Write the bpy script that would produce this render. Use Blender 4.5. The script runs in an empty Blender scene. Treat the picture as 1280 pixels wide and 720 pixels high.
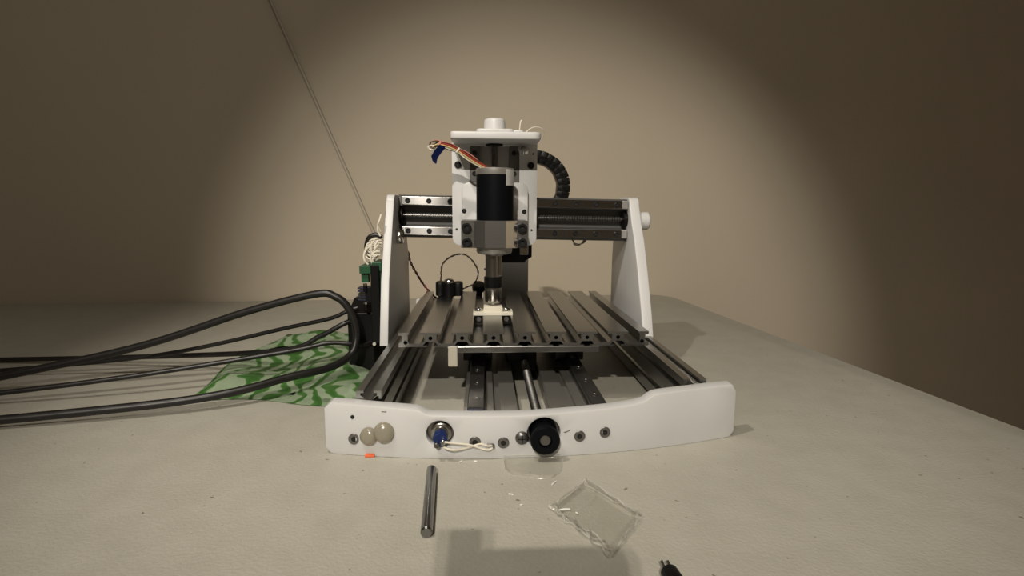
import bpy, bmesh, math, random
from mathutils import Vector, Matrix
random.seed(7)
S = bpy.context.scene
COL = S.collection
MM = 0.001
PI = math.pi

# ------------------------------------------------------------------ camera
cam_d = bpy.data.cameras.new('camera')
cam = bpy.data.objects.new('camera', cam_d); COL.objects.link(cam)
cam_d.sensor_width = 36.0
cam_d.lens = 36.0 * 700.0 / 1280.0
cam_d.clip_start = 0.01
_yaw, _pit, _rol = math.radians(2.8594), math.radians(8.2333), math.radians(-0.2781)
_cy, _sy, _cp, _sp, _cr, _sr = math.cos(_yaw), math.sin(_yaw), math.cos(_pit), math.sin(_pit), math.cos(_rol), math.sin(_rol)
_R = Matrix(((_cr, -_sr, 0), (_sr, _cr, 0), (0, 0, 1))) @ Matrix(((1, 0, 0), (0, _sp, _cp), (0, _cp, -_sp))) @ Matrix(((_cy, -_sy, 0), (_sy, _cy, 0), (0, 0, 1)))
_rx, _ru, _rd = _R[0], _R[1], _R[2]
cam.matrix_world = Matrix(((_rx[0], _ru[0], -_rd[0], -0.03874), (_rx[1], _ru[1], -_rd[1], -0.52236), (_rx[2], _ru[2], -_rd[2], 0.19323), (0, 0, 0, 1)))
S.camera = cam

# ------------------------------------------------------------------ view, world, lights
S.view_settings.view_transform = 'Standard'
S.view_settings.look = 'None'
S.view_settings.exposure = 0.0
S.view_settings.gamma = 1.0
S.view_settings.use_curve_mapping = False
W = bpy.data.worlds.new('room_air'); S.world = W
W.use_nodes = True
W.node_tree.nodes['Background'].inputs[0].default_value = (1.0, 0.85, 0.65, 1)
W.node_tree.nodes['Background'].inputs[1].default_value = 0.05

def spot(name, loc, aim, power, cone, blend, radius, color):
    d = bpy.data.lights.new(name, 'SPOT'); d.energy = power; d.spot_size = math.radians(cone); d.spot_blend = blend
    d.shadow_soft_size = radius; d.color = color
    o = bpy.data.objects.new(name, d); COL.objects.link(o)
    o.location = Vector(loc) * MM
    o.rotation_euler = (Vector(aim) - Vector(loc)).to_track_quat('-Z', 'Y').to_euler()
    return o
WARM = (1.0, 0.915, 0.79)
for lx in (-450, -405):                       # a twin ceiling spotlight some way behind the camera
    spot('ceiling_spotlight', (lx, -2400, 1600), (45, 330, 75), 96.0, 25.5, 0.65, 0.012, WARM)
spot('shelf_lamp', (-335, -330, 860), (10, 160, 120), 13.0, 75, 0.8, 0.014, WARM)
def area(name, loc, aim, power, size, color):
    d = bpy.data.lights.new(name, 'AREA'); d.energy = power; d.shape = 'DISK'; d.size = size; d.color = color
    o = bpy.data.objects.new(name, d); COL.objects.link(o)
    o.location = Vector(loc) * MM
    o.rotation_euler = (Vector(aim) - Vector(loc)).to_track_quat('-Z', 'Y').to_euler()
    return o
spot('added_wall_light', (1500, -1100, 1500), (2250, -1300, 250), 110.0, 80, 0.6, 0.05, WARM)  # added light on the unseen right wall, for the clamp to reflect
area('added_ceiling_fill', (-300, -900, 1600), (-300, -900, 0), 6.0, 0.35, WARM)  # added dim fill from above, not a known lamp of the room

# ------------------------------------------------------------------ materials
def mat(name, col, rough=0.5, metal=0.0, bump=None, var=None, sss=0.0, trans=0.0, aniso=0.0, spec=None, coat=0.0, wear=None):
    m = bpy.data.materials.new(name); m.use_nodes = True
    nt = m.node_tree; b = nt.nodes['Principled BSDF']
    b.inputs['Base Color'].default_value = (*col, 1); b.inputs['Roughness'].default_value = rough; b.inputs['Metallic'].default_value = metal
    if sss:
        b.inputs['Subsurface Weight'].default_value = sss; b.inputs['Subsurface Radius'].default_value = (0.006, 0.005, 0.004); b.inputs['Subsurface Scale'].default_value = 1.0
    if trans: b.inputs['Transmission Weight'].default_value = trans
    if spec is not None: b.inputs['Specular IOR Level'].default_value = spec
    if coat: b.inputs['Coat Weight'].default_value = coat
    tc = nt.nodes.new('ShaderNodeTexCoord')
    def coords(sc):
        mp = nt.nodes.new('ShaderNodeMapping'); nt.links.new(tc.outputs['Object'], mp.inputs['Vector'])
        mp.inputs['Scale'].default_value = sc if isinstance(sc, tuple) else (sc, sc, sc)
        return mp.outputs['Vector']
    if aniso:
        b.inputs['Anisotropic'].default_value = aniso
        cx = nt.nodes.new('ShaderNodeCombineXYZ'); cx.inputs[2].default_value = 1.0
        nt.links.new(cx.outputs[0], b.inputs['Tangent'])
    if bump:
        sc, st = bump[0], bump[1]
        n = nt.nodes.new('ShaderNodeTexNoise'); n.inputs['Scale'].default_value = 1.0; n.inputs['Detail'].default_value = 3
        nt.links.new(coords(sc), n.inputs['Vector'])
        bp = nt.nodes.new('ShaderNodeBump'); bp.inputs['Strength'].default_value = st; bp.inputs['Distance'].default_value = 0.001
        nt.links.new(n.outputs['Fac'], bp.inputs['Height']); nt.links.new(bp.outputs['Normal'], b.inputs['Normal'])
    last = None
    if var:
        sc, c2 = var
        n = nt.nodes.new('ShaderNodeTexNoise'); n.inputs['Scale'].default_value = 1.0; n.inputs['Detail'].default_value = 4
        nt.links.new(coords(sc), n.inputs['Vector'])
        r = nt.nodes.new('ShaderNodeValToRGB'); r.color_ramp.elements[0].position = 0.35; r.color_ramp.elements[1].position = 0.68
        r.color_ramp.elements[0].color = (*col, 1); r.color_ramp.elements[1].color = (*c2, 1)
        nt.links.new(n.outputs['Fac'], r.inputs['Fac']); last = r.outputs['Color']
    if wear:                                   # sparse specks of dirt
        sc, c3, lo = wear
        n = nt.nodes.new('ShaderNodeTexNoise'); n.inputs['Scale'].default_value = 1.0; n.inputs['Detail'].default_value = 2
        nt.links.new(coords(sc), n.inputs['Vector'])
        r = nt.nodes.new('ShaderNodeValToRGB'); r.color_ramp.elements[0].position = lo; r.color_ramp.elements[1].position = lo + 0.035
        r.color_ramp.elements[0].color = (0, 0, 0, 1); r.color_ramp.elements[1].color = (1, 1, 1, 1)
        nt.links.new(n.outputs['Fac'], r.inputs['Fac'])
        mx = nt.nodes.new('ShaderNodeMix'); mx.data_type = 'RGBA'
        nt.links.new(r.outputs['Color'], mx.inputs['Factor'])
        if last: nt.links.new(last, mx.inputs['A'])
        else: mx.inputs['A'].default_value = (*col, 1)
        mx.inputs['B'].default_value = (*c3, 1)
        last = mx.outputs['Result']
    if last: nt.links.new(last, b.inputs['Base Color'])
    return m

M = {}
M['wall'] = mat('wall_paint', (0.52, 0.455, 0.36), 0.75, bump=(260, 0.10), var=(3.0, (0.49, 0.43, 0.34)))
M['ceiling'] = mat('ceiling_paint', (0.6, 0.56, 0.48), 0.9)
M['floor'] = mat('carpet', (0.16, 0.13, 0.10), 0.95, bump=(900, 0.5))
M['table'] = mat('table_plastic', (0.44, 0.425, 0.37), 0.55, bump=(420, 0.45), var=(38.0, (0.41, 0.395, 0.34)), wear=(170, (0.22, 0.19, 0.14), 0.735))
M['white'] = mat('white_polyethylene', (0.65, 0.655, 0.66), 0.42, bump=(70, 0.03), var=(14.0, (0.61, 0.615, 0.62)), sss=0.15)
M['bed'] = mat('anodised_aluminium', (0.315, 0.312, 0.302), 0.28, 1.0, bump=((900, 12, 900), 0.05), var=((60, 4, 60), (0.28, 0.277, 0.268)))
M['rail'] = mat('extruded_aluminium', (0.36, 0.36, 0.345), 0.36, 1.0, bump=((700, 10, 700), 0.05))
M['profile'] = mat('bright_extrusion', (0.50, 0.485, 0.45), 0.42, 0.85, bump=((700, 10, 700), 0.05))
M['steel'] = mat('ground_steel', (0.36, 0.355, 0.35), 0.17, 1.0, bump=((8, 500, 500), 0.03), aniso=1.0)
M['darksteel'] = mat('dark_steel', (0.17, 0.165, 0.16), 0.38, 0.9, bump=((300, 20, 300), 0.05))
M['beam'] = mat('beam_aluminium', (0.17, 0.17, 0.168), 0.5, 0.7, bump=((10, 500, 500), 0.05))
M['chrome'] = mat('polished_steel', (0.72, 0.70, 0.67), 0.16, 1.0)
M['facet'] = mat('bright_facet_metal', (0.85, 0.83, 0.80), 0.26, 1.0)  # paler than the clamp metal: the facet's bright reflection put into the colour
M['nose'] = mat('spindle_steel', (0.34, 0.325, 0.30), 0.26, 1.0, bump=((400, 400, 20), 0.04))
M['cap'] = mat('cast_aluminium', (0.42, 0.41, 0.39), 0.45, 0.75)
M['clamp'] = mat('milled_clamp', (0.20, 0.195, 0.185), 0.36, 0.85, bump=((20, 20, 600), 0.05))
M['black'] = mat('black_anodised', (0.003, 0.0035, 0.005), 0.5, 0.0, spec=0.1)
M['blackplastic'] = mat('black_plastic', (0.005, 0.005, 0.005), 0.42, bump=(300, 0.06), spec=0.2)
M['bolt'] = mat('black_oxide_bolt', (0.018, 0.018, 0.02), 0.3, 0.3)
M['greybolt'] = mat('grey_bolt', (0.20, 0.19, 0.185), 0.35, 0.9)
M['socket'] = mat('recess_shade', (0.006, 0.006, 0.006), 0.6)  # near black: the shade inside recesses put into the colour
M['thread'] = mat('lead_screw', (0.15, 0.147, 0.143), 0.34, 1.0)
M['pin'] = mat('hardened_pin', (0.24, 0.24, 0.235), 0.24, 1.0)
M['cream'] = mat('cream_plastic', (0.74, 0.71, 0.60), 0.5, bump=(500, 0.05))
M['tan'] = mat('tan_plastic', (0.52, 0.49, 0.41), 0.5)
M['gel'] = mat('gel_bumper', (0.50, 0.46, 0.36), 0.2, trans=0.6)
M['blue'] = mat('blue_plastic', (0.008, 0.022, 0.11), 0.3)
M['navy'] = mat('navy_plastic', (0.008, 0.012, 0.035), 0.4)
M['green'] = mat('green_plastic', (0.012, 0.075, 0.03), 0.45)
M['pcb'] = mat('green_circuit', (0.006, 0.035, 0.015), 0.4)
M['orange'] = mat('orange_plastic', (0.85, 0.16, 0.06), 0.4)
M['wirewhite'] = mat('white_wire', (0.74, 0.70, 0.60), 0.45)
M['wirered'] = mat('red_wire', (0.34, 0.03, 0.025), 0.4)
M['wirepink'] = mat('pink_wire', (0.55, 0.20, 0.18), 0.4)
M['wireblack'] = mat('black_wire', (0.010, 0.009, 0.009), 0.4)
M['wirebrown'] = mat('brown_wire', (0.075, 0.035, 0.012), 0.4)
M['wireyellow'] = mat('yellow_wire', (0.55, 0.42, 0.18), 0.4)
M['wiregreen'] = mat('olive_wire', (0.08, 0.11, 0.03), 0.4)
M['wireblue'] = mat('blue_wire', (0.02, 0.05, 0.22), 0.4)
M['sticker'] = mat('paper_sticker', (0.86, 0.86, 0.84), 0.6)
M['ink'] = mat('sticker_ink', (0.10, 0.10, 0.10), 0.7)
M['grey'] = mat('grey_rod', (0.44, 0.40, 0.33), 0.5)
M['shaving'] = mat('white_shaving', (0.82, 0.81, 0.78), 0.4)

def film_mat(k=0.4, rough=0.22, name='clear_film', haze=0.0):
    m = bpy.data.materials.new(name); m.use_nodes = True; nt = m.node_tree; nt.nodes.clear()
    out = nt.nodes.new('ShaderNodeOutputMaterial'); mx = nt.nodes.new('ShaderNodeMixShader'); tr = nt.nodes.new('ShaderNodeBsdfTransparent'); gl = nt.nodes.new('ShaderNodeBsdfGlossy')
    tr.inputs['Color'].default_value = (0.99, 0.99, 0.985, 1); gl.inputs['Roughness'].default_value = rough; gl.inputs['Color'].default_value = (0.95, 0.94, 0.9, 1)
    fr = nt.nodes.new('ShaderNodeFresnel'); fr.inputs['IOR'].default_value = 1.45
    mu = nt.nodes.new('ShaderNodeMath'); mu.operation = 'MULTIPLY'; mu.inputs[1].default_value = k
    nt.links.new(fr.outputs[0], mu.inputs[0]); nt.links.new(mu.outputs[0], mx.inputs[0]); nt.links.new(tr.outputs[0], mx.inputs[1]); nt.links.new(gl.outputs[0], mx.inputs[2]); nt.links.new(mx.outputs[0], out.inputs['Surface'])
    if haze:
        df = nt.nodes.new('ShaderNodeBsdfDiffuse'); df.inputs['Color'].default_value = (0.85, 0.84, 0.80, 1)
        m2 = nt.nodes.new('ShaderNodeMixShader'); m2.inputs[0].default_value = haze
        nt.links.new(mx.outputs[0], m2.inputs[1]); nt.links.new(df.outputs[0], m2.inputs[2]); nt.links.new(m2.outputs[0], out.inputs['Surface'])
    return m
M['film'] = film_mat()
M['filmedge'] = film_mat(0.55, 0.2, 'thick_film', 0.16)

def bag_mat():
    m = mat('printed_green_bag', (0.42, 0.60, 0.36), 0.35, bump=(60, 0.3))
    nt = m.node_tree; b = nt.nodes['Principled BSDF']
    tc = nt.nodes.new('ShaderNodeTexCoord'); w = nt.nodes.new('ShaderNodeTexWave'); w.inputs['Scale'].default_value = 14; w.inputs['Distortion'].default_value = 11; w.inputs['Detail'].default_value = 2
    w.inputs['Detail Scale'].default_value = 1.6
    nt.links.new(tc.outputs['Object'], w.inputs['Vector'])
    r = nt.nodes.new('ShaderNodeValToRGB'); e = r.color_ramp.elements
    e[0].position = 0.0; e[0].color = (0.09, 0.26, 0.06, 1); e[1].position = 0.42; e[1].color = (0.50, 0.62, 0.44, 1)
    k = e.new(0.30); k.color = (0.16, 0.36, 0.10, 1)
    nt.links.new(w.outputs['Fac'], r.inputs['Fac']); nt.links.new(r.outputs['Color'], b.inputs['Base Color'])
    return m
M['bag'] = bag_mat()

# ------------------------------------------------------------------ helpers (all lengths in millimetres)
WORLD = {}
def put(name, me, c, parent=None, mats=None):
    o = bpy.data.objects.new(name, me); COL.objects.link(o)
    w = Vector(c) * MM
    WORLD[o.name] = w
    if parent is not None:
        o.parent = parent; o.location = w - WORLD[parent.name]
    else: o.location = w
    return o
def mk(name, bm, m, parent=None, smooth=False, kind=None):
    if not isinstance(m, (list, tuple)): m = [m]
    bmesh.ops.recalc_face_normals(bm, faces=bm.faces)
    xs = [v.co for v in bm.verts]
    c = Vector([(min(v[i] for v in xs) + max(v[i] for v in xs)) / 2 for i in range(3)])
    if parent is None: c.z = min(v.z for v in xs)
    for v in bm.verts: v.co = (v.co - c) * MM
    me = bpy.data.meshes.new(name); bm.to_mesh(me); bm.free()
    for k in m: me.materials.append(M[k])
    if smooth:
        me.polygons.foreach_set('use_smooth', [True] * len(me.polygons))
        me.set_sharp_from_angle(angle=math.radians(38))
    o = put(name, me, c, parent)
    if kind: o['kind'] = kind
    return o
def thing(name, label, cat, loc, group=None):
    o = bpy.data.objects.new(name, None); COL.objects.link(o); o.empty_display_size = 0.02
    o.location = Vector(loc) * MM; WORLD[o.name] = o.location.copy()
    o['label'] = label; o['category'] = cat
    if group: o['group'] = group
    return o
def tag(o, label, cat, group=None):
    o['label'] = label; o['category'] = cat
    if group: o['group'] = group
    return o
def part(name, parent, loc):
    o = bpy.data.objects.new(name, None); COL.objects.link(o); o.empty_display_size = 0.01
    WORLD[o.name] = Vector(loc) * MM; o.parent = parent; o.location = WORLD[o.name] - WORLD[parent.name]
    return o
def again(src, name, c, parent):
    return put(name, src.data, c, parent)

def box(x0, x1, y0, y1, z0, z1, bev=0, seg=2, bm=None):
    b = bmesh.new()
    bmesh.ops.create_cube(b, size=1.0)
    for v in b.verts: v.co = Vector((x0 + (v.co.x + .5) * (x1 - x0), y0 + (v.co.y + .5) * (y1 - y0), z0 + (v.co.z + .5) * (z1 - z0)))
    if bev: bmesh.ops.bevel(b, geom=list(b.edges), offset=bev, segments=seg, affect='EDGES', profile=0.5)
    return merge(bm, b)
def merge(bm, b):
    if bm is None: return b
    me = bpy.data.meshes.new('tmp'); b.to_mesh(me); b.free(); bm.from_mesh(me); bpy.data.meshes.remove(me); return bm
def frame_of(d):
    d = Vector(d).normalized(); a = Vector((0, 0, 1)) if abs(d.z) < .9 else Vector((1, 0, 0))
    u = d.cross(a).normalized(); return u, d.cross(u).normalized(), d
def lathe(o, d, prof, n=24, bm=None, caps=True):
    """prof: list of (radius, distance along d)"""
    b = bmesh.new(); u, w, d = frame_of(d); o = Vector(o); rings = []
    for r, h in prof:
        if r <= 1e-6: rings.append([b.verts.new(o + d * h)])
        else: rings.append([b.verts.new(o + d * h + (u * math.cos(2 * PI * i / n) + w * math.sin(2 * PI * i / n)) * r) for i in range(n)])
    for A, B in zip(rings, rings[1:]):
        if len(A) == 1 and len(B) == 1: continue
        for i in range(n):
            j = (i + 1) % n
            if len(A) == 1: b.faces.new((A[0], B[j], B[i]))
            elif len(B) == 1: b.faces.new((A[i], A[j], B[0]))
            else: b.faces.new((A[i], A[j], B[j], B[i]))
    if caps:
        for R in (rings[0], rings[-1]):
            if len(R) > 2: b.faces.new(R)
    return merge(bm, b)
def cyl(o, d, r, h, bev=0.4, n=24, bm=None):
    return lathe(o, d, [(r - bev, 0), (r, bev), (r, h - bev), (r - bev, h)], n, bm)
def smoothpath(pts, k=6):
    P = [Vector(p) for p in pts]
    if len(P) < 3: return P
    out = []
    for i in range(len(P) - 1):
        p0 = P[max(i - 1, 0)]; p1 = P[i]; p2 = P[i + 1]; p3 = P[min(i + 2, len(P) - 1)]
        for s in range(k):
            t = s / k
            out.append(.5 * ((2 * p1) + (p2 - p0) * t + (2 * p0 - 5 * p1 + 4 * p2 - p3) * t * t + (3 * p1 - p0 - 3 * p2 + p3) * t ** 3))
    out.append(P[-1]); return out
def tube(pts, r, n=8, k=6, bm=None, straight=False):
    P = [Vector(p) for p in pts] if straight else smoothpath(pts, k)
    b = bmesh.new(); rings = []
    u = None
    for i, p in enumerate(P):
        t = (P[min(i + 1, len(P) - 1)] - P[max(i - 1, 0)]).normalized()
        if u is None: u = frame_of(t)[0]
        u = (u - t * u.dot(t)).normalized(); w = t.cross(u)
        rings.append([b.verts.new(p + (u * math.cos(2 * PI * a / n) + w * math.sin(2 * PI * a / n)) * r) for a in range(n)])
    for A, B in zip(rings, rings[1:]):
        for i in range(n): b.faces.new((A[i], A[(i + 1) % n], B[(i + 1) % n], B[i]))
    b.faces.new(rings[0]); b.faces.new(rings[-1])
    return merge(bm, b)
def twist(pts, off, pitch, phase, k=8):
    P = smoothpath(pts, k); out = []; s = 0
    for i, p in enumerate(P):
        if i: s += (P[i] - P[i - 1]).length
        t = (P[min(i + 1, len(P) - 1)] - P[max(i - 1, 0)]).normalized(); u, w, _ = frame_of(t)
        a = 2 * PI * s / pitch + phase
        out.append(p + (u * math.cos(a) + w * math.sin(a)) * off)
    return out
def prism(axis, a0, a1, loop, holes=(), bev=0, seg=2, bm=None):
    """loop in the plane across axis: axis X -> (y,z), Y -> (x,z), Z -> (x,y)"""
    b = bmesh.new()
    def P(p, a): return Vector((a, p[0], p[1])) if axis == 'X' else Vector((p[0], a, p[1])) if axis == 'Y' else Vector((p[0], p[1], a))
    E = []
    for L in [loop, *holes]:
        vs = [b.verts.new(P(p, a0)) for p in L]
        for i in range(len(vs)): E.append(b.edges.new((vs[i], vs[(i + 1) % len(vs)])))
    if holes: bmesh.ops.triangle_fill(b, edges=E, use_beauty=True)
    else: b.faces.new(b.verts)
    f = list(b.faces)
    r = bmesh.ops.extrude_face_region(b, geom=f)
    d = P((0, 0), a1) - P((0, 0), a0)
    bmesh.ops.translate(b, vec=d, verts=[g for g in r['geom'] if isinstance(g, bmesh.types.BMVert)])
    bmesh.ops.recalc_face_normals(b, faces=b.faces)
    if bev:
        ed = [e for e in b.edges if len(e.link_faces) == 2 and e.calc_face_angle(0) > 0.6]
        bmesh.ops.bevel(b, geom=ed, offset=bev, segments=seg, affect='EDGES', profile=0.5, clamp_overlap=True)
    return merge(bm, b)
def circ(x, y, r, n=20): return [(x + r * math.cos(2 * PI * i / n), y + r * math.sin(2 * PI * i / n)) for i in range(n)]
def rounded(x0, x1, y0, y1, r, n=6):
    """r: one radius or (bl, br, tr, tl)"""
    r = (r,) * 4 if not isinstance(r, tuple) else r; out = []
    for (cx, cy, a, q) in ((x0 + r[0], y0 + r[0], PI, r[0]), (x1 - r[1], y0 + r[1], 1.5 * PI, r[1]), (x1 - r[2], y1 - r[2], 0, r[2]), (x0 + r[3], y1 - r[3], .5 * PI, r[3])):
        if q < 1e-6: out.append((cx, cy)); continue
        for i in range(n + 1): out.append((cx + q * math.cos(a + .5 * PI * i / n), cy + q * math.sin(a + .5 * PI * i / n)))
    return out
def shear(o_bm, f):
    for v in o_bm.verts: v.co = f(v.co)
    return o_bm
def bolt_bm(o, d, r, h, sock=None, n=20):
    """cap head with a sunken hexagonal socket; d points out of the surface"""
    sock = sock or r * .52
    b = lathe(o, d, [(r, 0), (r, h - .4), (r - .5, h), (sock, h)], n, caps=False)
    u, w, dd = frame_of(d); oo = Vector(o)
    b2 = lathe(o, d, [(sock, h), (sock * .98, h * .45), (0, h * .45)], n, caps=False)
    for f in b2.faces: f.material_index = 1
    return merge(b, b2)

# ------------------------------------------------------------------ the room
def struct(name, bm, m): return mk(name, bm, m, None, kind='structure')
A5 = 0.088
ca, sa = math.cos(math.atan(A5)), math.sin(math.atan(A5))
def T(u, v):      # table frame: origin at the rear right corner, u to the left, v to the front
    return (372 - u * ca + v * sa, 712 - u * sa - v * ca)
def tp(pts): return [T(*p) for p in pts]
struct('floor', prism('Z', -760, -740, tp([(2300, -20), (2300, 3200), (-2000, 3200), (-2000, -20)])), 'floor')
struct('wall_back', prism('Z', -740, 1700, tp([(2300, -8), (-2000, -8), (-2000, -120), (2300, -120)])), 'wall')
struct('wall_left', prism('Z', -740, 1700, tp([(2300, -120), (2420, -120), (2420, 3320), (2300, 3320)])), 'wall')
struct('wall_right', prism('Z', -740, 1700, tp([(-2000, -120), (-2120, -120), (-2120, 3320), (-2000, 3320)])), 'wall')
struct('wall_front', prism('Z', -740, 1700, tp([(2300, 3200), (-2000, 3200), (-2000, 3320), (2300, 3320)])), 'wall')
struct('ceiling', prism('Z', 1700, 1760, tp([(2300, -120), (2300, 3320), (-2000, 3320), (-2000, -120)])), 'ceiling')
struct('baseboard_back', prism('Z', -740, -650, tp([(2300, 4), (-2000, 4), (-2000, -8), (2300, -8)])), 'ceiling')

# ------------------------------------------------------------------ the table
tb = thing('folding_table', 'long cream textured plastic table that carries the milling machine', 'table', (-500, 250, -740))
Lt, Wt, rt = 1830, 1080, 62
top = [(rt - rt * math.sin(a), rt - rt * math.cos(a)) for a in [PI / 2 * i / 8 for i in range(9)]]
top = rounded(0, Lt, 0, Wt, rt, 8)
mk('table_top', prism('Z', -42, 0, tp(top), bev=3, seg=2), 'table', tb, True)
for (u, v) in ((150, 120), (150, Wt - 120), (Lt - 150, 120), (Lt - 150, Wt - 120)):
    x, y = T(u, v); mk('table_leg', tube([(x, y, -740), (x, y, -40)], 14, 12, straight=True), 'grey', tb, True)

# ------------------------------------------------------------------ the milling machine
R = thing('milling_machine', 'desktop milling machine with white plastic frame and slotted aluminium bed', 'machine', (5, 140, 0))

# front plate, gently bowed, with two openings
def bow(co):
    x = co.x; return Vector((x, co.y + 22 * ((x + 30) / 160) ** 2, co.z))
fl = [(-160, 0), (170, 0), (174, 5), (174, 40), (170, 46), (150, 46.5), (120, 46.3), (104, 45.8), (98, 45.3), (93.5, 43.4), (89, 40.2), (80, 38.6), (60, 37.0), (40, 36.2), (20, 35.4), (0, 34.8),
      (-20, 34.4), (-50, 34.6), (-80, 35.0), (-84, 36), (-88, 38.2), (-92, 39.3), (-110, 40.3), (-140, 41.6), (-158, 42), (-164, 37), (-164, 5)]
def dens(L, step=12):
    out = []
    for i, p in enumerate(L):
        q = L[(i + 1) % len(L)]; n = max(1, int(math.dist(p, q) / step))
        out += [(p[0] + (q[0] - p[0]) * k / n, p[1] + (q[1] - p[1]) * k / n) for k in range(n)]
    return out
fp = mk('front_plate', shear(prism('Y', -112, -99, dens(fl), [circ(-73, 20.2, 10.6, 28), circ(7, 19.2, 13.2, 32)], bev=0.9, seg=2), bow), 'white', R, True)
def fy(x): return -112 + 22 * ((x + 30) / 160) ** 2
for x, z in ((-46.2, 13.9), (-24.3, 13.1), (35.5, 15.9), (55.9, 17.7), (-140.4, 13.6)):
    mk('bolt', bolt_bm((x, fy(x) + .2, z), (0, -1, 0), 4.5, .9, 2.1), ['greybolt', 'socket'], fp, True)
mk('hole_shade_disc', lathe((-141, fy(-141) + .5, 31.5), (0, -1, 0), [(1.6, 0), (1.6, .8), (0, .8)], 12, caps=False), 'socket', fp, True)  # solid dark disc; the shade of a hole put into its colour
mk('bearing_seat', cyl((-73, -100, 20.2), (0, -1, 0), 10.4, 4, .3), 'greybolt', fp, True)
mk('bearing_seat', cyl((7, -97, 19.2), (0, -1, 0), 13.0, 4, .3), 'greybolt', fp, True)
# screw end with blue connector on the left
sw = mk('connector', lathe((-72.5, -104, 19.8), (0, -1, 0), [(8.2, 0), (8.2, 3.5), (7.2, 4.2), (5.6, 4.2), (5.6, 6)], 28), 'nose', R, True)
mk('blue_cap', lathe((-72.7, -109.5, 18.2), (0, -1, -.12), [(5.8, 0), (5.8, 5), (5.0, 6), (0, 6)], 8, caps=False), 'blue', sw)
for x, z in ((-75.3, 13.9), (-70.4, 16.2)):
    mk('terminal', cyl((x, -113, z), (0, -1, 0), 2.0, 5, .3, 12), 'greybolt' if x < -72 else 'chrome', sw, True)
wl = part('limit_wire', R, (-55, -117, 14))
mk('wire', tube([(-69, -117.5, 16.8), (-62, -117, 15.6), (-50, -115.5, 13.2), (-40, -114.2, 9.2), (-35.5, -114, 8.4), (-32.6, -114, 10.2)], 0.85), 'wirewhite', wl, True)
mk('wire', tube([(-70, -117, 12.5), (-64, -117, 10.2), (-58, -115.5, 9.8), (-49, -114.6, 11.6), (-42, -114.4, 13.4), (-37, -114.2, 11.8), (-33, -114, 12)], 0.85), 'wirewhite', wl, True)
mk('heat_shrink', tube([(-37, -114, 12.9), (-33, -114, 13), (-31.7, -114, 12), (-31.8, -114, 9.8)], 0.7), 'greybolt', wl, True)
# knob on the lead screw
kn = mk('hand_knob', lathe((7.2, -100, 18.6), (0, -1, -.03), [(11, 0), (11, 4), (10.2, 5), (10.2, 17), (11.3, 18), (11.3, 21), (10.6, 22), (5.2, 22), (5.2, 19.5), (0, 19.5)], 36, caps=False), 'black', R, True)
mk('shaft_end', cyl((7.2, -117, 18.2), (0, -1, 0), 4.3, 4.2, .5, 20), 'darksteel', kn, True)
ph = mk('cross_screw', lathe((-10, fy(-10), 16.8), (0, -1, 0), [(5.2, 0), (5.1, 1.2), (4, 2.4), (2, 3.0), (0, 3.1)], 24, caps=False), 'darksteel', fp, True)
mk('cross_slot', box(-13, -7, fy(-10) - 3.25, fy(-10) - 2.6, 16.2, 17.3, bm=box(-10.5, -9.4, fy(-10) - 3.25, fy(-10) - 2.6, 13.8, 19.6)), 'socket', fp)  # dark bars on the head, the slot's shade as colour
# two gel feet stuck to the plate
for x, z, r, t in ((-128.2, 17.0, 7.0, -.5), (-116.3, 20.4, 8.2, .12)):
    mk('gel_foot', lathe((x, fy(x) + .2, z), (t * .35, -1, .12), [(r, 0), (r, 1.5), (r * .93, 3.4), (r * .7, 4.8), (r * .35, 5.5), (0, 5.7)], 24, caps=False), 'gel', fp, True)
mk('scratch', shear(box(-118, -114, -112.1, -111, 36.6, 37.2), bow), 'greybolt', fp)
mk('scratch', shear(prism('Y', -112.15, -111, [(22.5, 20.0), (25.5, 20.6), (28, 21.8), (27.5, 21.0), (24, 19.4)]), bow), 'greybolt', fp)

# base rails: slotted extrusion 20 x 40
def rail_loop(x0, flip):
    # outer edge at 0, slots in top and inner side
    p = [(0, 4), (0, 48), (6, 48), (6, 46), (3.5, 46), (3.5, 44), (8, 41), (12, 41), (16.5, 44), (16.5, 46), (14, 46), (14, 48), (20, 48),
         (20, 41), (18, 41), (18, 43.5), (16, 43.5), (13, 40), (13, 36), (16, 32.5), (18, 32.5), (18, 35), (20, 35),
         (20, 21), (18, 21), (18, 23.5), (16, 23.5), (13, 20), (13, 16), (16, 12.5), (18, 12.5), (18, 15), (20, 15), (20, 4)]
    return [(x0 + (a if not flip else -a), b) for a, b in p]
mk('base_rail', prism('Y', -88, 384, rail_loop(-141, False)), 'rail', R)
mk('base_rail', prism('Y', -67, 384, rail_loop(151.5, True)), 'rail', R)
mk('rear_plate', prism('Y', 384, 396, rounded(-150, 160, 0, 44, 3), bev=.8), 'white', R, True)

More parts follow.
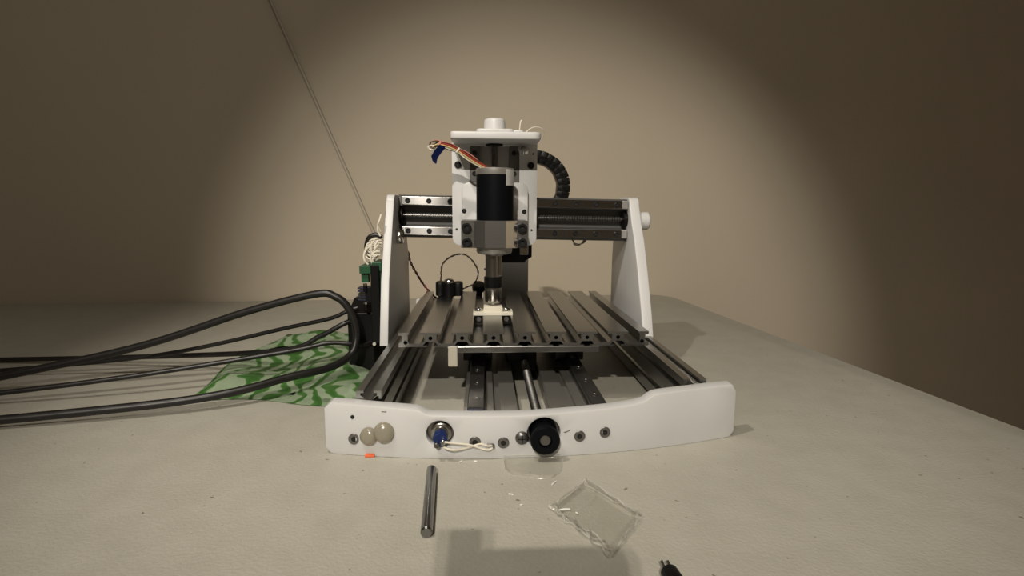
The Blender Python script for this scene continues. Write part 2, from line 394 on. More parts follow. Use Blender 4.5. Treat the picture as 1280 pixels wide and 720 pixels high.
# centre profiles with T slots, the rails on them and the lead screw
def centre_loop(x0, x1):
    p = [(x0, 2), (x0, 20)]
    for c in (x0 + (x1 - x0) * .62,):
        p += [(c - 3, 20), (c - 3, 18), (c - 5, 18), (c - 5, 15), (c + 5, 15), (c + 5, 18), (c + 3, 18), (c + 3, 20)]
    p += [(x1, 20), (x1, 13), (x1 - 2.5, 13), (x1 - 2.5, 9), (x1, 9), (x1, 2)]
    return p
mk('centre_profile', prism('Y', -98, 384, centre_loop(-57, -10)), 'profile', R)
cl2 = [(90 - x, z) for x, z in centre_loop(20, 70)][::-1]
mk('centre_profile', prism('Y', -96, 384, cl2), 'profile', R)
for x0, x1, yf in ((-53, -39, -80), (51, 64.5, -74)):
    rl = mk('bearing_rail', prism('Y', yf, 380, [(x0, 20), (x0, 23), (x0 + 1.4, 24.5), (x0, 26), (x0, 29.4), (x0 + .6, 30), (x1 - .6, 30), (x1, 29.4), (x1, 26), (x1 - 1.4, 24.5), (x1, 23), (x1, 20)]), 'darksteel', R)
    proto = None
    for i in range(10):
        c = ((x0 + x1) / 2 + (.8 * i if x0 > 0 else 0) * 0, (yf + 22) + 42 * i, 30.1)
        if proto is None: proto = mk('rail_bolt', lathe(c, (0, 0, 1), [(3.6, -.1), (3.6, .35), (2.4, .35), (2.2, -.05), (0, -.05)], 16, caps=False), 'greybolt', rl, True)
        else:
            again(proto, 'rail_bolt', c, rl)
    mk('end_cap', box(x0 + .6, x1 - .6, yf - 1.2, yf, 20.5, 29.2, .4), 'navy' if x0 < 0 else 'blackplastic', rl)
    if x0 < 0: mk('cap_cross', box(-47.5, -46.3, yf - 1.6, yf - 1.0, 21.5, 28.5, bm=box(-50.5, -43, yf - 1.6, yf - 1.0, 24.5, 25.6)), 'greybolt', rl)
def screw_bm(o, d, r, length, pitch=2.0, depth=.7, n=14):
    prof = [(r - depth, 0)]; h = 0
    while h < length - pitch:
        prof += [(r - depth, h + pitch * .2), (r, h + pitch * .35), (r, h + pitch * .7), (r - depth, h + pitch * .85)]; h += pitch
    prof.append((r - depth, length)); return lathe(o, d, prof, n)
mk('bed_screw', screw_bm((6, -99, 19), (0, 1, 0), 4.4, 470, 3.2, 1.2), 'thread', R, True)
for xx in (-46, 56):
    for yy in (110, 210): mk('carriage_block', box(xx - 16, xx + 16, yy - 26, yy + 26, 24, 57, 1), 'blackplastic', R)
mk('screw_nut', box(-14, 20, 90, 130, 10, 57, 1), 'blackplastic', R)

# the slotted bed
HALF = 120
pts = [(-120, 75), ]
loop = [(-120, 75)]
for k in range(8):
    s = -105 + 30 * k
    el, er = (6.4 if k == 0 else 9.2), (6.4 if k == 7 else 9.2)
    loop += [(s - 5, 75), (s - 5, 73), (s - el, 73), (s - el, 67.2), (s - 5.6, 64.2), (s + 5.6, 64.2), (s + er, 67.2), (s + er, 73), (s + 5, 73), (s + 5, 75)]
loop += [(120, 75), (120, 72.4), (116.8, 71.8), (116.8, 66), (120, 64.2), (120, 61)]
for k in range(7, 0, -1):
    c = -120 + 30 * k
    loop += [(c + 3, 61), (c + 3, 62.4), (c + 7, 62.4), (c + 4.4, 65.8), (c - 4.4, 65.8), (c - 7, 62.4), (c - 3, 62.4), (c - 3, 61)]
loop += [(-120, 61), (-120, 64.2), (-116.8, 66), (-116.8, 71.8), (-120, 72.4)]
bed = mk('bed_plate', prism('Y', 0, 262, loop, [circ(-120 + 30 * k, 69.4, 1.9, 12) for k in range(1, 8)] + [circ(-113.6, 65.4, 1.9, 12), circ(113.6, 65.4, 1.9, 12)]), 'bed', R)
mk('carrier_plate', box(-74, 72, 0, 240, 55, 61, .5), 'bed', R)
mk('limit_tab', box(-73.5, -64.5, -.5, 8, 41.5, 61.5, .8), 'tan', R)

# gantry side plates
def side(front, back, top, x0, x1):
    loop = front + top + back
    return prism('X', x0, x1, loop, bev=1.4, seg=3)
def arc(cx, cy, r, a0, a1, n=7): return [(cx + r * math.cos(math.radians(a0 + (a1 - a0) * i / n)), cy + r * math.sin(math.radians(a0 + (a1 - a0) * i / n))) for i in range(n + 1)]
lp = mk('side_plate', side([(80, 42), (87, 70), (99, 112), (118, 147), (131, 172), (146, 200)], [(262, 128), (262, 42)], arc(157, 197, 10, 165, 90) + arc(214, 195, 12, 90, 20), -153, -144), 'white', R, True)
rp = mk('side_plate', side([(94, 46), (103, 70), (126, 118), (146, 154), (160, 172), (174, 196)], [(258, 150), (262, 120), (262, 46)], arc(184, 195.5, 10, 165, 90) + arc(222, 193, 13, 90, 20), 142, 154.5), 'white', R, True)

# cross beam with two ground rails and the lead screw (racked a little)
def rack(co): return Vector((co.x, co.y, co.z - .0155 * co.x))
beam = mk('cross_beam', shear(prism('X', -144, 142, [(188, 155.5), (183, 157), (183, 167), (197, 169), (197, 190), (183, 192.5), (183, 203), (186, 205.5), (222, 205.5), (222, 153), (188, 153)]), rack), 'beam', R)
for zc in (198.4, 161.6):
    xr = mk('cross_rail', shear(box(-140, 134, 178, 184, zc - 5, zc + 5, .5), rack), 'steel', R)
    proto = None
    for i in range(11):
        x = -132.5 + 26.0 * i
        c = (x, 177.6, zc - .0155 * x)
        if proto is None: proto = mk('rail_bolt', bolt_bm((c[0], c[1] + .6, c[2]), (0, -1, 0), 3.2, 1.2, 1.8), ['bolt', 'socket'], xr, True)
        else:
            again(proto, 'rail_bolt', c, xr)
    mk('rail_end', shear(box(134, 141, 177, 185, zc - 5, zc + 5.4, .8), rack), 'cap', R)
mk('cross_screw_shaft', shear(screw_bm((-143, 187, 180.3), (1, 0, 0), 3.3, 284, 3.2, 1.1), rack), 'thread', R, True)
mk('screw_bearing', cyl((-144, 187, 182), (1, 0, 0), 10.5, 5, .8), 'blackplastic', R, True)
mk('screw_bearing', cyl((136.5, 187, 178.3), (1, 0, 0), 9.5, 6, .8), 'blackplastic', R, True)
mk('shaft_collar', lathe((-144, 160, 157.5), (1, 0, 0), [(8.6, 0), (9, .6), (9, 6.5), (8, 8), (4, 8), (4, 6), (0, 6)], 20, caps=False), 'chrome', R, True)
mk('motor_cover', cyl((154.5, 182, 176.5), (1, 0, 0), 11.2, 15, 2.4, 28), 'white', R, True)
mk('screw_end', cyl((-153, 178, 181), (-1, 0, 0), 8.5, 6, 1.0), 'blackplastic', R, True)
wc = part('wire_coil', R, (84, 200, 152))
for i in range(4):
    mk('wire', tube([(74 + i, 196 + i * 2, 152), (78, 196 + i * 2, 147.5 - i * .8), (84, 196 + i, 146.2 - i * .6), (90 - i, 196, 148), (93 - i, 198, 152)], .55), 'wirewhite' if i % 2 else 'wirebrown', wc, True)

# moving head
hp = mk('head_plate', prism('Y', 152, 166, rounded(-76.4, -55.5, 147.5, 267, (9, 0, 0, 1)) and
        [*rounded(-76.4, 24, 147.5, 267, (9, 9, 1, 1), 6)], [rounded(-55, 3, 216, 264, .5, 2)], bev=1.2, seg=2), 'white', R, True)
mk('back_web', box(-54, 2, 160, 172, 215, 265, .5), 'cap', R)
for x0, x1 in ((-55, -43.5), (-8.6, 3)):
    zr = mk('head_rail', box(x0, x1, 152.5, 162, 205, 265.5, .6), 'darksteel', R)
    for zz in (256, 232): mk('rail_bolt', bolt_bm(((x0 + x1) / 2 - .5, 153, zz), (0, -1, 0), 3.0, 1.2, 1.6), ['bolt', 'socket'], zr, True)
for x, z in ((-69.4, 242), (16.6, 241.6)): mk('plate_bolt', bolt_bm((x, 152.5, z), (0, -1, 0), 4.1, 2.2, 2.0), ['bolt', 'socket'], hp, True)
for x, z, r in ((-71.5, 166.5, 1.4), (18.2, 165.6, 1.3), (19.3, 255.2, 1.2)): mk('pin_shade_disc', cyl((x, 152.4, z), (0, -1, 0), r, .7, .1, 12), 'socket', hp)  # solid dark discs coloured like the shade inside pin holes
mk('head_screw', screw_bm((-26.4, 148, 200), (0, 0, 1), 3.6, 68, 2.0, .8), 'thread', R, True)
mk('screw_bearing', cyl((-26.6, 147, 263.5), (0, 0, 1), 10, 2.5, .4), 'blackplastic', R, True)
ip = mk('spindle_plate', prism('Y', 140, 152, rounded(-65, 12.6, 148, 221.5, (1, 1, 9, 9), 6), bev=1.0, seg=2), 'white', R, True)
for x, z in ((-62, 188.4), (8.4, 187.8)): mk('plate_bolt', bolt_bm((x, 140.4, z), (0, -1, 0), 2.7, 1.4, 1.3), ['bolt', 'socket'], ip, True)
tpz = prism('Z', 265.4, 273.4, [*rounded(-75, 23.5, 96, 178, (5, 9, 2, 2), 6)], bev=1.6, seg=3)
tp_ = mk('top_plate', tpz, 'white', R, True)
mk('motor_flange', prism('Z', 273.4, 277.2, rounded(-47, -6, 102, 150, 6), bev=1.0), 'white', R, True)
mk('flange_ear', prism('Z', 273.4, 276.2, rounded(-8, 5, 104, 128, 5), bev=.8), 'white', R, True)
mk('motor_cover', lathe((-26.8, 126, 276), (0, 0, 1), [(12.2, 0), (12.0, 11), (11.4, 13.3), (9.5, 14.6), (6, 15.2), (0, 15.3)], 32, caps=False), 'white', R, True)
mk('bracket_nut', lathe((7, 142, 258.5), (0, -.7, 1), [(7, -2), (7, 2), (5, 3), (3, 3), (3, 0), (0, 0)], 18, caps=False), 'chrome', R, True)
tw = part('top_wire', R, (10, 135, 280))
mk('wire', tube([(2, 135, 273), (2, 135, 280), (3, 135, 289), (4.6, 135, 291)], .8), 'wirewhite', tw, True)
mk('wire', tube([(8, 135, 273.5), (11, 135, 279.5), (18, 137, 283.6), (26, 140, 283.6), (31, 144, 279.5), (29, 148, 273), (27, 150, 270)], .55), 'wirewhite', tw, True)
mk('clip', box(4, 9, 132, 136, 273.4, 276.5, .4), 'greybolt', tw)

# spindle
XS = -26.8
sp = mk('spindle_motor', lathe((XS, 100, 176), (0, 0, 1), [(20.4, 0), (20.4, 51.5), (20.0, 52)], 48), 'black', R, True)
mk('motor_cap', lathe((XS, 100, 227.6), (0, 0, 1), [(20.7, 0), (20.9, .5), (20.9, 6.2), (20.2, 7), (12, 7), (12, 5.5), (0, 5.5)], 48, caps=False), 'cap', sp, True)
b = bmesh.new(); rr = 21.25; vs = []
for i in range(9):
    a = math.radians(32 + 42 * i / 8)
    vs.append((b.verts.new((XS + rr * math.sin(a), 100 - rr * math.cos(a), 216)), b.verts.new((XS + (rr + .25) * math.sin(a), 100 - (rr + .25) * math.cos(a), 233))))
for p, q in zip(vs, vs[1:]): b.faces.new((p[0], q[0], q[1], p[1]))
bmesh.ops.solidify(b, geom=list(b.faces), thickness=.15)
mk('sticker', b, 'sticker', sp, True)
cb = mk('spindle_clamp', prism('Z', 149.3, 178.6, [(-63.5, 92), (-63.5, 83), (-50, 83), (-38, 76), (-16.2, 76), (-3.2, 83), (8, 83), (8, 140), (-63.5, 140)], bev=.5, seg=1), 'clamp', R)
for x, z in ((-57.6, 171.2), (-57.2, 155.3), (2, 170.8), (2.2, 154.9)): mk('clamp_bolt', bolt_bm((x, 83.2, z), (0, -1, 0), 5.2, 5.0, 2.8), ['bolt', 'socket'], cb, True)
mk('bright_facet', prism('Z', 149.5, 178.4, [(-15.9, 75.6), (-3.4, 82.5), (-3.4, 83.2), (-15.9, 76.3)]), 'facet', cb)  # thin plate added on the right facet only, to carry its bright reflection
mk('spindle_flange', lathe((-27.6, 100, 149.4), (0, 0, -1), [(19.8, 0), (19.8, 4.6), (18.8, 7), (15, 8), (10, 8.6), (10, 9.5)], 44), 'cap', R, True)
nose = mk('spindle_nose', lathe((-28.6, 100, 142), (0, 0, -1), [(9.8, 0), (9.8, 1.6), (9.0, 2.2), (9.0, 28)], 32), 'nose', R, True)
mk('wrench_flat', box(-22.8, -19.4, 91.4, 94.4, 118, 139.5, .3), 'chrome', nose)
mk('grub_screw', cyl((-37.6, 99, 124.5), (-1, 0, 0), 1.2, 1.4, .2, 10), 'bolt', nose, True)
mk('collet_nut', lathe((-28.6, 100, 116.5), (0, 0, -1), [(9.5, 0), (10.4, .8), (10.4, 9), (10.0, 10.5), (9.6, 12.5)], 12), 'blackplastic', R)
mk('tool_holder', lathe((-28.9, 100, 104), (0, 0, -1), [(9.2, 0), (9.2, 15.5), (8.2, 17), (3.5, 18.2)], 32), 'nose', R, True)
mk('cutting_tool', lathe((-28.9, 100, 86.2), (0, 0, -1), [(3.2, 0), (3.2, 1.2), (.6, 2.2)], 16), 'chrome', R, True)

# bracket and rear parts behind the spindle
mk('sensor_bracket', prism('Y', 167, 180, [(-22, 125), (11, 125), (13, 128), (20, 132), (20, 150), (-22, 150)], bev=.6), 'blackplastic', R)
mk('sensor_tag', box(5, 15.5, 166, 168, 135, 147, .4), 'chrome', R)
mk('rear_panel', box(-24, 26.3, 300, 308, 20, 132, .6), 'white', R)
mk('panel_foot', box(-24, 26.3, 300, 384, 12, 20, .4), 'white', R)
mk('rear_knob', lathe((-47, 300, 70), (0, -.5, 1), [(6, 0), (9.5, 2), (10, 8), (8.5, 12), (0, 12.6)], 20, caps=False), 'navy', R, True)
mk('knob_post', box(-52, -42, 300, 390, 40, 71, .6), 'blackplastic', R)

# drag chain
dc = part('cable_chain', R, (50, 214, 240))
ch = smoothpath([(8, 206, 256), (24, 206, 257), (40, 206, 253), (54, 207, 243), (62, 207, 227), (62, 207, 211), (58, 207, 200), (56, 207, 190)], 14)
acc = 0; last = ch[0]; nxt = 0
seglen = 8.2
cum = [0]
for i in range(1, len(ch)): cum.append(cum[-1] + (ch[i] - ch[i - 1]).length)
nlink = int(cum[-1] / seglen)
def at(s):
    for i in range(1, len(ch)):
        if cum[i] >= s:
            t = (s - cum[i - 1]) / max(1e-6, cum[i] - cum[i - 1]); return ch[i - 1].lerp(ch[i], t), (ch[i] - ch[i - 1]).normalized()
    return ch[-1], (ch[-1] - ch[-2]).normalized()
for k in range(nlink):
    p, t = at((k + .5) * seglen); nrm = Vector((t.z, 0, -t.x))
    b = box(-4.6, 4.6, -10, 10, -7.8 - .25 * (k % 2), 7.8 + .25 * (k % 2), .7, 2)
    b = merge(b, cyl((-2.5, -10, 0), (0, -1, 0), 2.4, 1.0, .3, 12))
    for v in b.verts: v.co = p + t * v.co.x + Vector((0, 1, 0)) * v.co.y - nrm * v.co.z
    mk('chain_link', b, 'blackplastic', dc, True)

# spindle cable bundle with blue tab
wb = part('spindle_cable', R, (-70, 100, 250))
cols = ['wirepink', 'wireblack', 'wireyellow', 'wirewhite', 'wirebrown', 'wireblack', 'wirewhite', 'wireyellow', 'wirered', 'wirebrown']
for i, c in enumerate(cols):
    a = 2 * PI * i / len(cols); ox, oz = 2.6 * math.cos(a), 2.6 * math.sin(a)
    def q(x, y, z, f=1.0, w=0): return (x + ox * f * .5, y + oz * f, z + ox * f * (1 if w == 0 else w))
    ptsw = [q(-40 + i * .5, 96, 234.8, .8), q(-48, 95, 241, 1.0), q(-58, 95, 247.5, 1.2), q(-66, 95, 252.5, .75), q(-74, 95, 256.3, 1.1), q(-84, 95, 259.2, .9)]
    if i % 3 == 0: ptsw += [q(-92, 95, 260, 1.2), q(-97, 95, 258.2, 1.0), q(-96, 95, 255, .6), q(-91, 95, 254, .6)]
    elif i % 3 == 1: ptsw += [q(-89, 95, 259.5, 1.2), q(-93, 95, 256.5, .8)]
    mk('wire', tube(ptsw, .8, 6, 5), c, wb, True)
mk('cable_tie', lathe((-66.8, 95, 252.4), (-.85, 0, .5), [(3.6, -1), (3.9, -.6), (3.9, .6), (3.6, 1)], 14), 'wirewhite', wb, True)
mk('cable_tie', lathe((-85.5, 95, 259.4), (-1, 0, .2), [(3.5, -1), (3.8, -.6), (3.8, .6), (3.5, 1)], 14), 'wirepink', wb, True)
b = bmesh.new(); tabp = [((-78.5, 256.2), (-86, 258.4)), ((-83, 251.5), (-91.5, 252.2)), ((-86.5, 247.2), (-95, 246.5)), ((-88.6, 243.8), (-93.6, 241.4)), ((-89.6, 239), (-90.6, 238.4))]
pv = [(b.verts.new((p[0], 93 + i * .3, p[1])), b.verts.new((q_[0], 91 + i * .3, q_[1]))) for i, (p, q_) in enumerate(tabp)]
for p, q_ in zip(pv, pv[1:]): b.faces.new((p[0], q_[0], q_[1], p[1]))
bmesh.ops.solidify(b, geom=list(b.faces), thickness=.5)
mk('blue_tab', b, 'blue', wb, True)

# ------------------------------------------------------------------ things on the bed
cl = thing('touch_block', 'small cream plastic block screwed to the bed under the spindle tool', 'block', (-29, 90, 75))
mk('base', box(-51, -7.5, 82, 104, 75, 78.6, .4), 'cream', cl)
mk('pad', prism('Y', 86, 103, rounded(-39.5, -18.5, 78, 84, (0, 0, 1.2, 1.2), 4), bev=.3), 'cream', cl, True)
for x in (-45, -14):
    s_ = mk('screw', lathe((x, 93, 78.6), (0, 0, 1), [(4.8, 0), (4.8, .8), (4.4, 2.4), (3.2, 3.6), (1.6, 3.9), (1.6, 2.4), (0, 2.4)], 20, caps=False), 'chrome', cl, True)
for x in (-45, -14.6):
    mk('slot_nut', box(x - 4.6, x + 4.6, 83, 100, 66, 74.8, .3), 'blackplastic', cl)
    mk('nut_edge', cyl((x, 82.9, 71), (0, -1, 0), 2.6, .5, .1, 12), 'greybolt', cl)

ts = thing('tool_setter', 'black tool setter with shiny dome button on the rear of the bed', 'sensor', (-85.6, 224, 75))
bd = prism('Z', 75, 93.6, rounded(-103.5, -91.5, 216, 236, 5, 5), bev=1.6)
bd = prism('Z', 75, 93.2, rounded(-79.5, -67.5, 216, 236, 5, 5), bev=1.6, bm=bd)
bd = box(-95, -76, 218, 234, 75, 90, 1, bm=bd)
mk('body', bd, 'blackplastic', ts, True)
mk('ribbed_barrel', lathe((-85.5, 221, 75), (0, 0, 1), sum([[(9.2, h), (9.2, h + .7), (8.9, h + .8), (8.9, h + 1.1)] for h in [i * 1.25 for i in range(14)]], [(9.2, 0)]) + [(8, 18.6)], 28), 'blackplastic', ts, True)
mk('button', lathe((-85.5, 221, 92.5), (0, 0, 1), [(7.2, 0), (7.2, 2.2), (6.4, 4), (4.4, 5.4), (2, 6), (0, 6.1)], 28, caps=False), 'chrome', ts, True)
path = [(-97, 238, 79), (-99, 250, 84), (-99.5, 262, 93.5), (-97, 262, 113), (-84, 262, 124.5), (-67, 262, 127), (-54, 262, 116.5), (-47.3, 262, 101), (-52.5, 262, 86.5), (-63, 266, 80.5), (-72, 272, 76)]
mk('wire', tube(twist(path, .75, 16, 0), .62, 6, 2), 'wirebrown', ts, True)
mk('wire', tube(twist(path, .75, 16, PI), .62, 6, 2), 'wireblack', ts, True)

ts.location.z += 0.0002
rw = thing('twisted_wire', 'red and black twisted wire hanging behind the left side plate', 'wire', (-132, 275, 60))
path = [(-146, 272, 131), (-143.6, 270, 119), (-139, 270, 108), (-128, 270, 88.5), (-117.5, 270, 74.3), (-108, 272, 64), (-104, 280, 56)]
mk('strand', tube(twist(path, 1.0, 15, 0), .9, 6, 2), 'wirered', rw, True)
mk('strand', tube(twist(path, 1.0, 15, PI), .9, 6, 2), 'wireblack', rw, True)

# ------------------------------------------------------------------ control electronics on the left
cbd = thing('control_board', 'dark control board with green terminal blocks outside the left side plate', 'circuit board', (-162, 150, 42))
mk('back_panel', box(-166, -157, 106, 210, 40, 128, .6), 'blackplastic', cbd)
mk('circuit_board', box(-157, -153.2, 112, 206, 50, 130, .3), 'pcb', cbd)
t1 = mk('terminal_block', box(-177.5, -165, 104, 150, 119, 127.5, .4), 'green', cbd)
mk('terminal_block', box(-176.5, -168.5, 108, 116, 108.5, 118.5, .4), 'green', cbd)
mk('terminal_ridge', box(-165, -154, 110, 150, 121, 131, .5), 'green', cbd)
hs = mk('heat_sink', box(-173, -166, 108, 124, 87, 103, .3), 'blackplastic', cbd)
for i in range(5): mk('fin', box(-181, -172, 107, 123, 88 + 3.3 * i, 89.4 + 3.3 * i, .1), 'navy', hs)
for z in (104.8, 83.8):
    cp_ = mk('capacitor', cyl((-172.4, 108, z), (0, 0, 1), 2.3, 2.6, .3, 16), 'chrome', cbd, True)
    mk('sleeve', cyl((-172.4, 108, z - 7), (0, 0, 1), 2.3, 7, .2, 16), 'blackplastic', cp_, True)
mk('panel_bolt', cyl((-163.5, 106, 38.8), (0, -1, 0), 2.2, 2.4, .3, 12), 'chrome', cbd, True)
px_ = thing('power_supply', 'black box on the table below the control board', 'power supply', (-172, 160, 0))
mk('case', box(-196, -166.5, 118, 240, 0, 72, 1.2), 'blackplastic', px_)
mk('lid', prism('X', -195, -167.5, [(118, 72), (240, 72), (240, 84), (150, 84)], bev=.5), 'blackplastic', px_)

cbn = thing('cable_bundle', 'tangled white cables bundled above the green terminal block', 'cable', (-165, 130, 128))
rnd = random.Random(3)
loops = []
for i in range(4):
    z0 = 140 + i * 3.4; y0 = 122 + i * 3
    loops.append([(-155.5, y0, z0 + 8), (-163, y0 - 3, z0 + 9 - i), (-171, y0 - 3, z0 + 6 - i * .8), (-174.5 + i * .7, y0 - 3, z0), (-170, y0 - 4, z0 - 5.5), (-162, y0 - 5, z0 - 7), (-158, y0 - 6, z0 - 5)])
loops += [[(-158, 116, 155), (-161, 114, 150), (-162, 114, 143), (-160.5, 114, 139)], [(-161, 113, 156), (-165, 112, 150), (-164.5, 112, 141), (-161, 112, 137)],
          [(-157, 113, 151), (-161, 112, 146), (-163, 112, 141), (-159.5, 112, 138)], [(-164.5, 112, 129), (-166, 112, 137), (-161, 112, 142.5), (-156, 113, 143)],
          [(-163, 114, 128.5), (-164, 113, 134), (-159, 113, 139), (-155.5, 113, 139)], [(-170, 116, 128), (-174, 116, 133), (-174.5, 117, 139), (-172, 118, 144)],
          [(-156, 120, 165), (-158, 118, 172), (-156, 118, 178), (-155, 122, 184)], [(-155.6, 118, 160), (-158.5, 118, 166), (-157.5, 118, 175), (-155.5, 118, 179)]]
for L in loops: mk('cable', tube(L, 1.1, 7, 6), 'wirewhite', cbn, True)
mk('black_wrap', tube([(-156, 128, 158), (-162, 128, 161), (-169, 128, 159), (-173, 129, 153), (-174, 130, 143), (-168, 130, 132)], 2.6, 8), 'wireblack', cbn, True)

def cable(label, pts, r, name='power_cable'):
    return tag(mk(name, tube(pts, r, 10, 8), 'wireblack', None, True), label, 'cable')
cable('thick black cable arching down to the table at the left of the machine', [(-600, 60, 5), (-420, 85, 40), (-300, 95, 78), (-225, 98, 97), (-203, 98, 94), (-190, 98, 82), (-182.5, 98, 62), (-182, 96, 44), (-187, 88, 30), (-203, 66, 23), (-235, 40, 21), (-330, -8, 12), (-620, -70, 5)], 4.2)
cable('thin black cable running level into the black box', [(-640, 120, 3), (-420, 122, 22), (-260, 118, 56), (-215, 116, 66), (-196, 117, 74), (-184, 119, 78)], 2.4)
cable('black cable sagging from the black box over the green bag', [(-660, 180, 3), (-430, 150, 14), (-270, 112, 30), (-225, 110, 47), (-200, 112, 60), (-186, 118, 65)], 3.0)
cable('lowest black cable crossing the green bag beside the base rail', [(-640, 0, 3.5), (-430, 40, 18), (-260, 88, 34), (-215, 100, 41), (-190, 104, 39), (-176, 112, 36), (-166, 125, 38)], 2.6)

b = bmesh.new(); G = 26; grid = []
rnd = random.Random(11)
for i in range(G + 1):
    row = []
    for j in range(G + 1):
        u, v = i / G, j / G
        e = min(u, 1 - u, v, 1 - v)
        x = -345 + 190 * u + 9 * math.sin(7 * v + 1) * (1 - e * 2); y = 20 + 300 * v + 12 * math.sin(6 * u)
        z = 1.0 + (min(1, e * 9)) * (6 + 4 * math.sin(9 * u + 5 * v) + 3.0 * math.sin(17 * v - 6 * u) + rnd.uniform(-1, 1))
        row.append(b.verts.new((min(x, -156), y, max(z, .6))))
    grid.append(row)
for i in range(G):
    for j in range(G): b.faces.new((grid[i][j], grid[i + 1][j], grid[i + 1][j + 1], grid[i][j + 1]))
bmesh.ops.solidify(b, geom=list(b.faces), thickness=.4)
tag(mk('plastic_bag', b, 'bag', None, True), 'crumpled green leaf-print plastic bag flat on the table beside the machine', 'bag')

rd = tag(mk('thin_rod', tube([(-208, 652, 1.5), (-262, 652, 127), (-326, 650, 286), (-470, 637, 640)], 3.0, 10, straight=True), 'grey', None, True), 'thin grey rod leaning against the wall behind the machine', 'rod')

# ------------------------------------------------------------------ things on the table in front
d = Vector((-73.0, -215.5, 3.6)) - Vector((-77.4, -134.5, 3.6))
tag(mk('dowel_pin', lathe((-77.4, -134.5, 3.6), d, [(2.8, 0), (3.6, .9), (3.6, d.length - .9), (2.8, d.length)], 32), 'pin', None, True), 'shiny steel dowel pin lying on the table in front', 'pin')

def film_sheet():
    c00, c10, c11, c01 = Vector((4, -188)), Vector((33, -152)), Vector((60, -199)), Vector((31, -237))
    b = bmesh.new(); N = 40; rnd = random.Random(5); g = []
    for i in range(N + 1):
        row = []
        for j in range(N + 1):
            u, v = i / N, j / N
            p = (c00 * (1 - u) + c10 * u) * (1 - v) + (c01 * (1 - u) + c11 * u) * v
            eu0, eu1, ev0, ev1 = u, 1 - u, v, 1 - v
            z = .5 + .25 * math.sin(9 * u + 3 * v)
            w0 = max(0, 1 - eu0 / .16); z += w0 * (3.2 + 2.0 * math.sin(31 * v) + 1.4 * math.sin(57 * v + 1)) * math.sin(PI * min(1, eu0 / .16 + .25))
            if w0 > 0: p = p + Vector((1.6 * math.sin(23 * v), 1.6 * math.sin(29 * v + 2))) * w0
            w1 = max(0, 1 - eu1 / .12); z += 2.6 * math.sin(PI * min(1, eu1 / .12)) * (1 if eu1 < .12 else 0)
            w2 = max(0, 1 - ev1 / .09); z += 2.4 * math.sin(PI * min(1, ev1 / .09)) * (1 if ev1 < .09 else 0)
            z += (2.2 * math.sin(PI * min(1, ev0 / .06)) if ev0 < .06 else 0)
            if abs(v - .30 - .02 * math.sin(12 * u)) < .02: z += .5
            row.append(b.verts.new((p.x, p.y, max(z, .3))))
        g.append(row)
    for i in range(N):
        for j in range(N): b.faces.new((g[i][j], g[i + 1][j], g[i + 1][j + 1], g[i][j + 1]))
    bmesh.ops.solidify(b, geom=list(b.faces), thickness=.12)
    return b
fo = tag(mk('plastic_film', film_sheet(), 'film', None, True), 'square of clear crinkled plastic film lying on the table', 'plastic film')
def wob(a, b_, n, amp, seed, z0=1.2, zr=2.2):
    r_ = random.Random(seed); a, b_ = Vector(a), Vector(b_); d_ = (b_ - a).normalized(); nn = Vector((-d_.y, d_.x))
    return [((a + (b_ - a) * (i / n)) + nn * r_.uniform(-amp, amp)).to_3d() + Vector((0, 0, z0 + r_.uniform(0, zr))) for i in range(n + 1)]
for a, b_, n, amp, r_, sd in (((3, -187), (31, -238), 13, 1.5, .8, 1), ((6, -190), (34, -234), 11, 1.6, .6, 2), ((8.5, -193), (30, -229), 10, 1.4, .45, 8), ((31, -238), (58, -203), 9, .6, .8, 3), ((36, -232), (52, -212), 6, .5, .4, 4),
                              ((33, -152), (60, -199), 7, .3, .7, 5), ((29, -155), (57, -197), 8, .4, .35, 7), ((4, -186), (32, -153), 10, .5, .5, 6)):
    mk('crinkled_edge', tube(wob(a, b_, n, amp, sd), r_, 7, 5), 'filmedge', fo, True)
mk('crease', tube(wob((27, -176), (29, -206), 4, .5, 9, .9, .2), .16, 5, 4), 'filmedge', fo, True)
bl = bmesh.new()
outl = [(-24, -113.5), (19.5, -112.8)] + [(20, -121), (19.6, -127), (18, -133), (15, -138.5), (11, -143), (6, -146)] + [(-8, -143.5), (-19, -138.5), (-23.5, -130)]
ring0 = [bl.verts.new((x, y, .4)) for x, y in outl]
cx, cy_ = -2, -124
ring1 = [bl.verts.new((cx + (x - cx) * .965, cy_ + (y - cy_) * .95, 2.6)) for x, y in outl]
ring2 = [bl.verts.new((cx + (x - cx) * .90, cy_ + (y - cy_) * .84, 3.2)) for x, y in outl]
n_ = len(outl)
for A, B in ((ring0, ring1), (ring1, ring2)):
    for i in range(n_): bl.faces.new((A[i], A[(i + 1) % n_], B[(i + 1) % n_], B[i]))
bl.faces.new(ring2)
tag(mk('blister_shell', bl, 'film', None, True), 'small clear plastic shell against the front plate below the black knob', 'plastic shell')
bo = bpy.data.objects['blister_shell']
mk('rim', tube([(x, y, .5) for x, y in outl + outl[:1]], .35, 6, 3), 'filmedge', bo, True)
mk('fold', tube([(x, y + 1.2, 3.2) for x, y in outl[:2]], .7, 7, 3), 'filmedge', bo, True)
tag(mk('orange_chip', box(-131.8, -124.2, -106, -103, 0, 2.2, .6), 'orange', None, True), 'tiny orange plastic chip on the table by the front plate', 'chip')

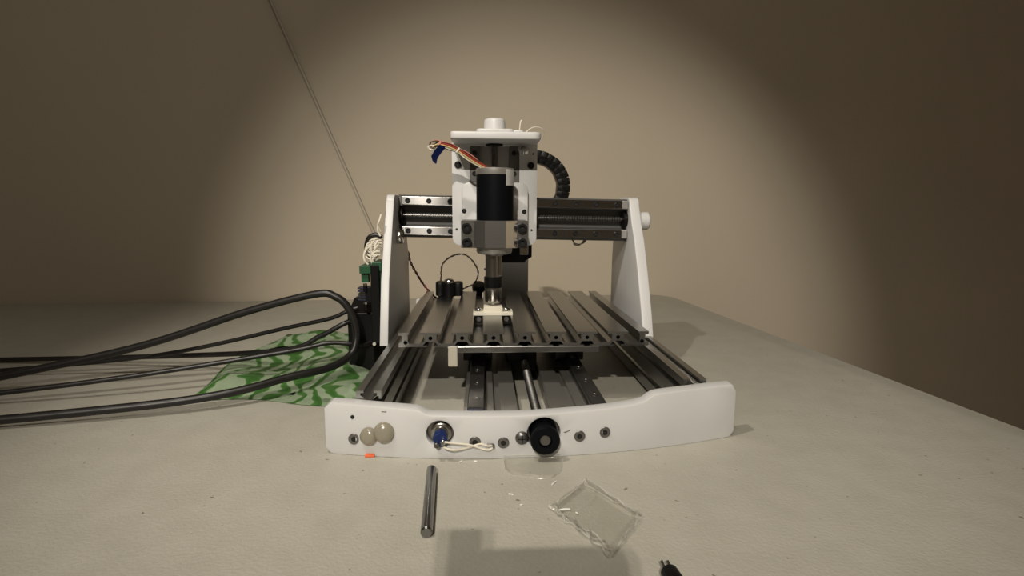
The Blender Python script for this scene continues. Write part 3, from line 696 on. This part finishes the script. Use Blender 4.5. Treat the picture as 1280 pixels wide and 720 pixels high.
pg = thing('power_plug', 'black power plug with two metal prongs at the near table edge', 'plug', (57, -272, 0))
mk('plug_body', lathe((57, -258.5, 5.5), (.02, -1, 0), [(3, 0), (4.6, 1), (5.3, 10), (4.6, 18), (3.2, 26)], 20), 'blackplastic', pg, True)
for x in (55.2, 58.4): mk('prong', cyl((x, -259.5, 6.0), (0.06, 1, 0), .8, 8.5, .25, 10), 'darksteel', pg, True)
mk('plug_cord', tube([(57.5, -282, 5.5), (60, -310, 3.2), (80, -350, 3), (140, -370, 3)], 2.8, 10), 'wireblack', pg, True)

shv = [((10.2, -152.5), 55, 6.2, 'largest white plastic shaving on the table between the two clear films'),
       ((-20.9, -167.2), -25, 3.4, 'short white shaving alone on the table right of the dowel pin'),
       ((12.2, -189.5), 5, 7.5, 'white shaving on the left corner of the clear film'),
       ((19.5, -194), -60, 1.8, 'white speck on the middle of the clear film'),
       ((-57.0, -116.5), 50, 3.0, 'white shaving at the foot of the front plate below the white wire'),
       ((-15.0, -181), 20, 1.8, 'pale crumb on bare table left of the clear film'),
       ((-46.0, -116.2), -8, 2.4, 'white crumb at the foot of the front plate under the first grey bolt')]
for (x, y), a, L, lab in shv:
    a = math.radians(a); z = 0 if 'film' not in lab or 'between' in lab or 'left of' in lab else 1.0
    p = [(x - L / 2 * math.cos(a), y - L / 2 * math.sin(a), z + .5), (x, y, z + .5 + L * .04), (x + L / 2 * math.cos(a), y + L / 2 * math.sin(a), z + .5)]
    tag(mk('shaving', tube(p, .5, 5, 3), 'shaving', None), lab, 'shaving', 'white plastic shavings on the table')

# the phone that takes the picture, just behind the lens; its shadow falls on the near table
phn = thing('phone', 'phone whose dark shadow falls on the near table at the bottom', 'phone', (-71, -530, 66))
mk('phone_body', prism('Y', -536, -528, rounded(-96, -20, 66, 222, 8, 5), bev=1), 'blackplastic', phn, True)
mk('shadow_block', prism('Y', -540, -526, [(-96, 148), (-93.7, 222), (-93.7, 233), (-116.4, 233)]), 'blackplastic', phn, True)  # added unseen block, shaped to cast the left bump of the shadow
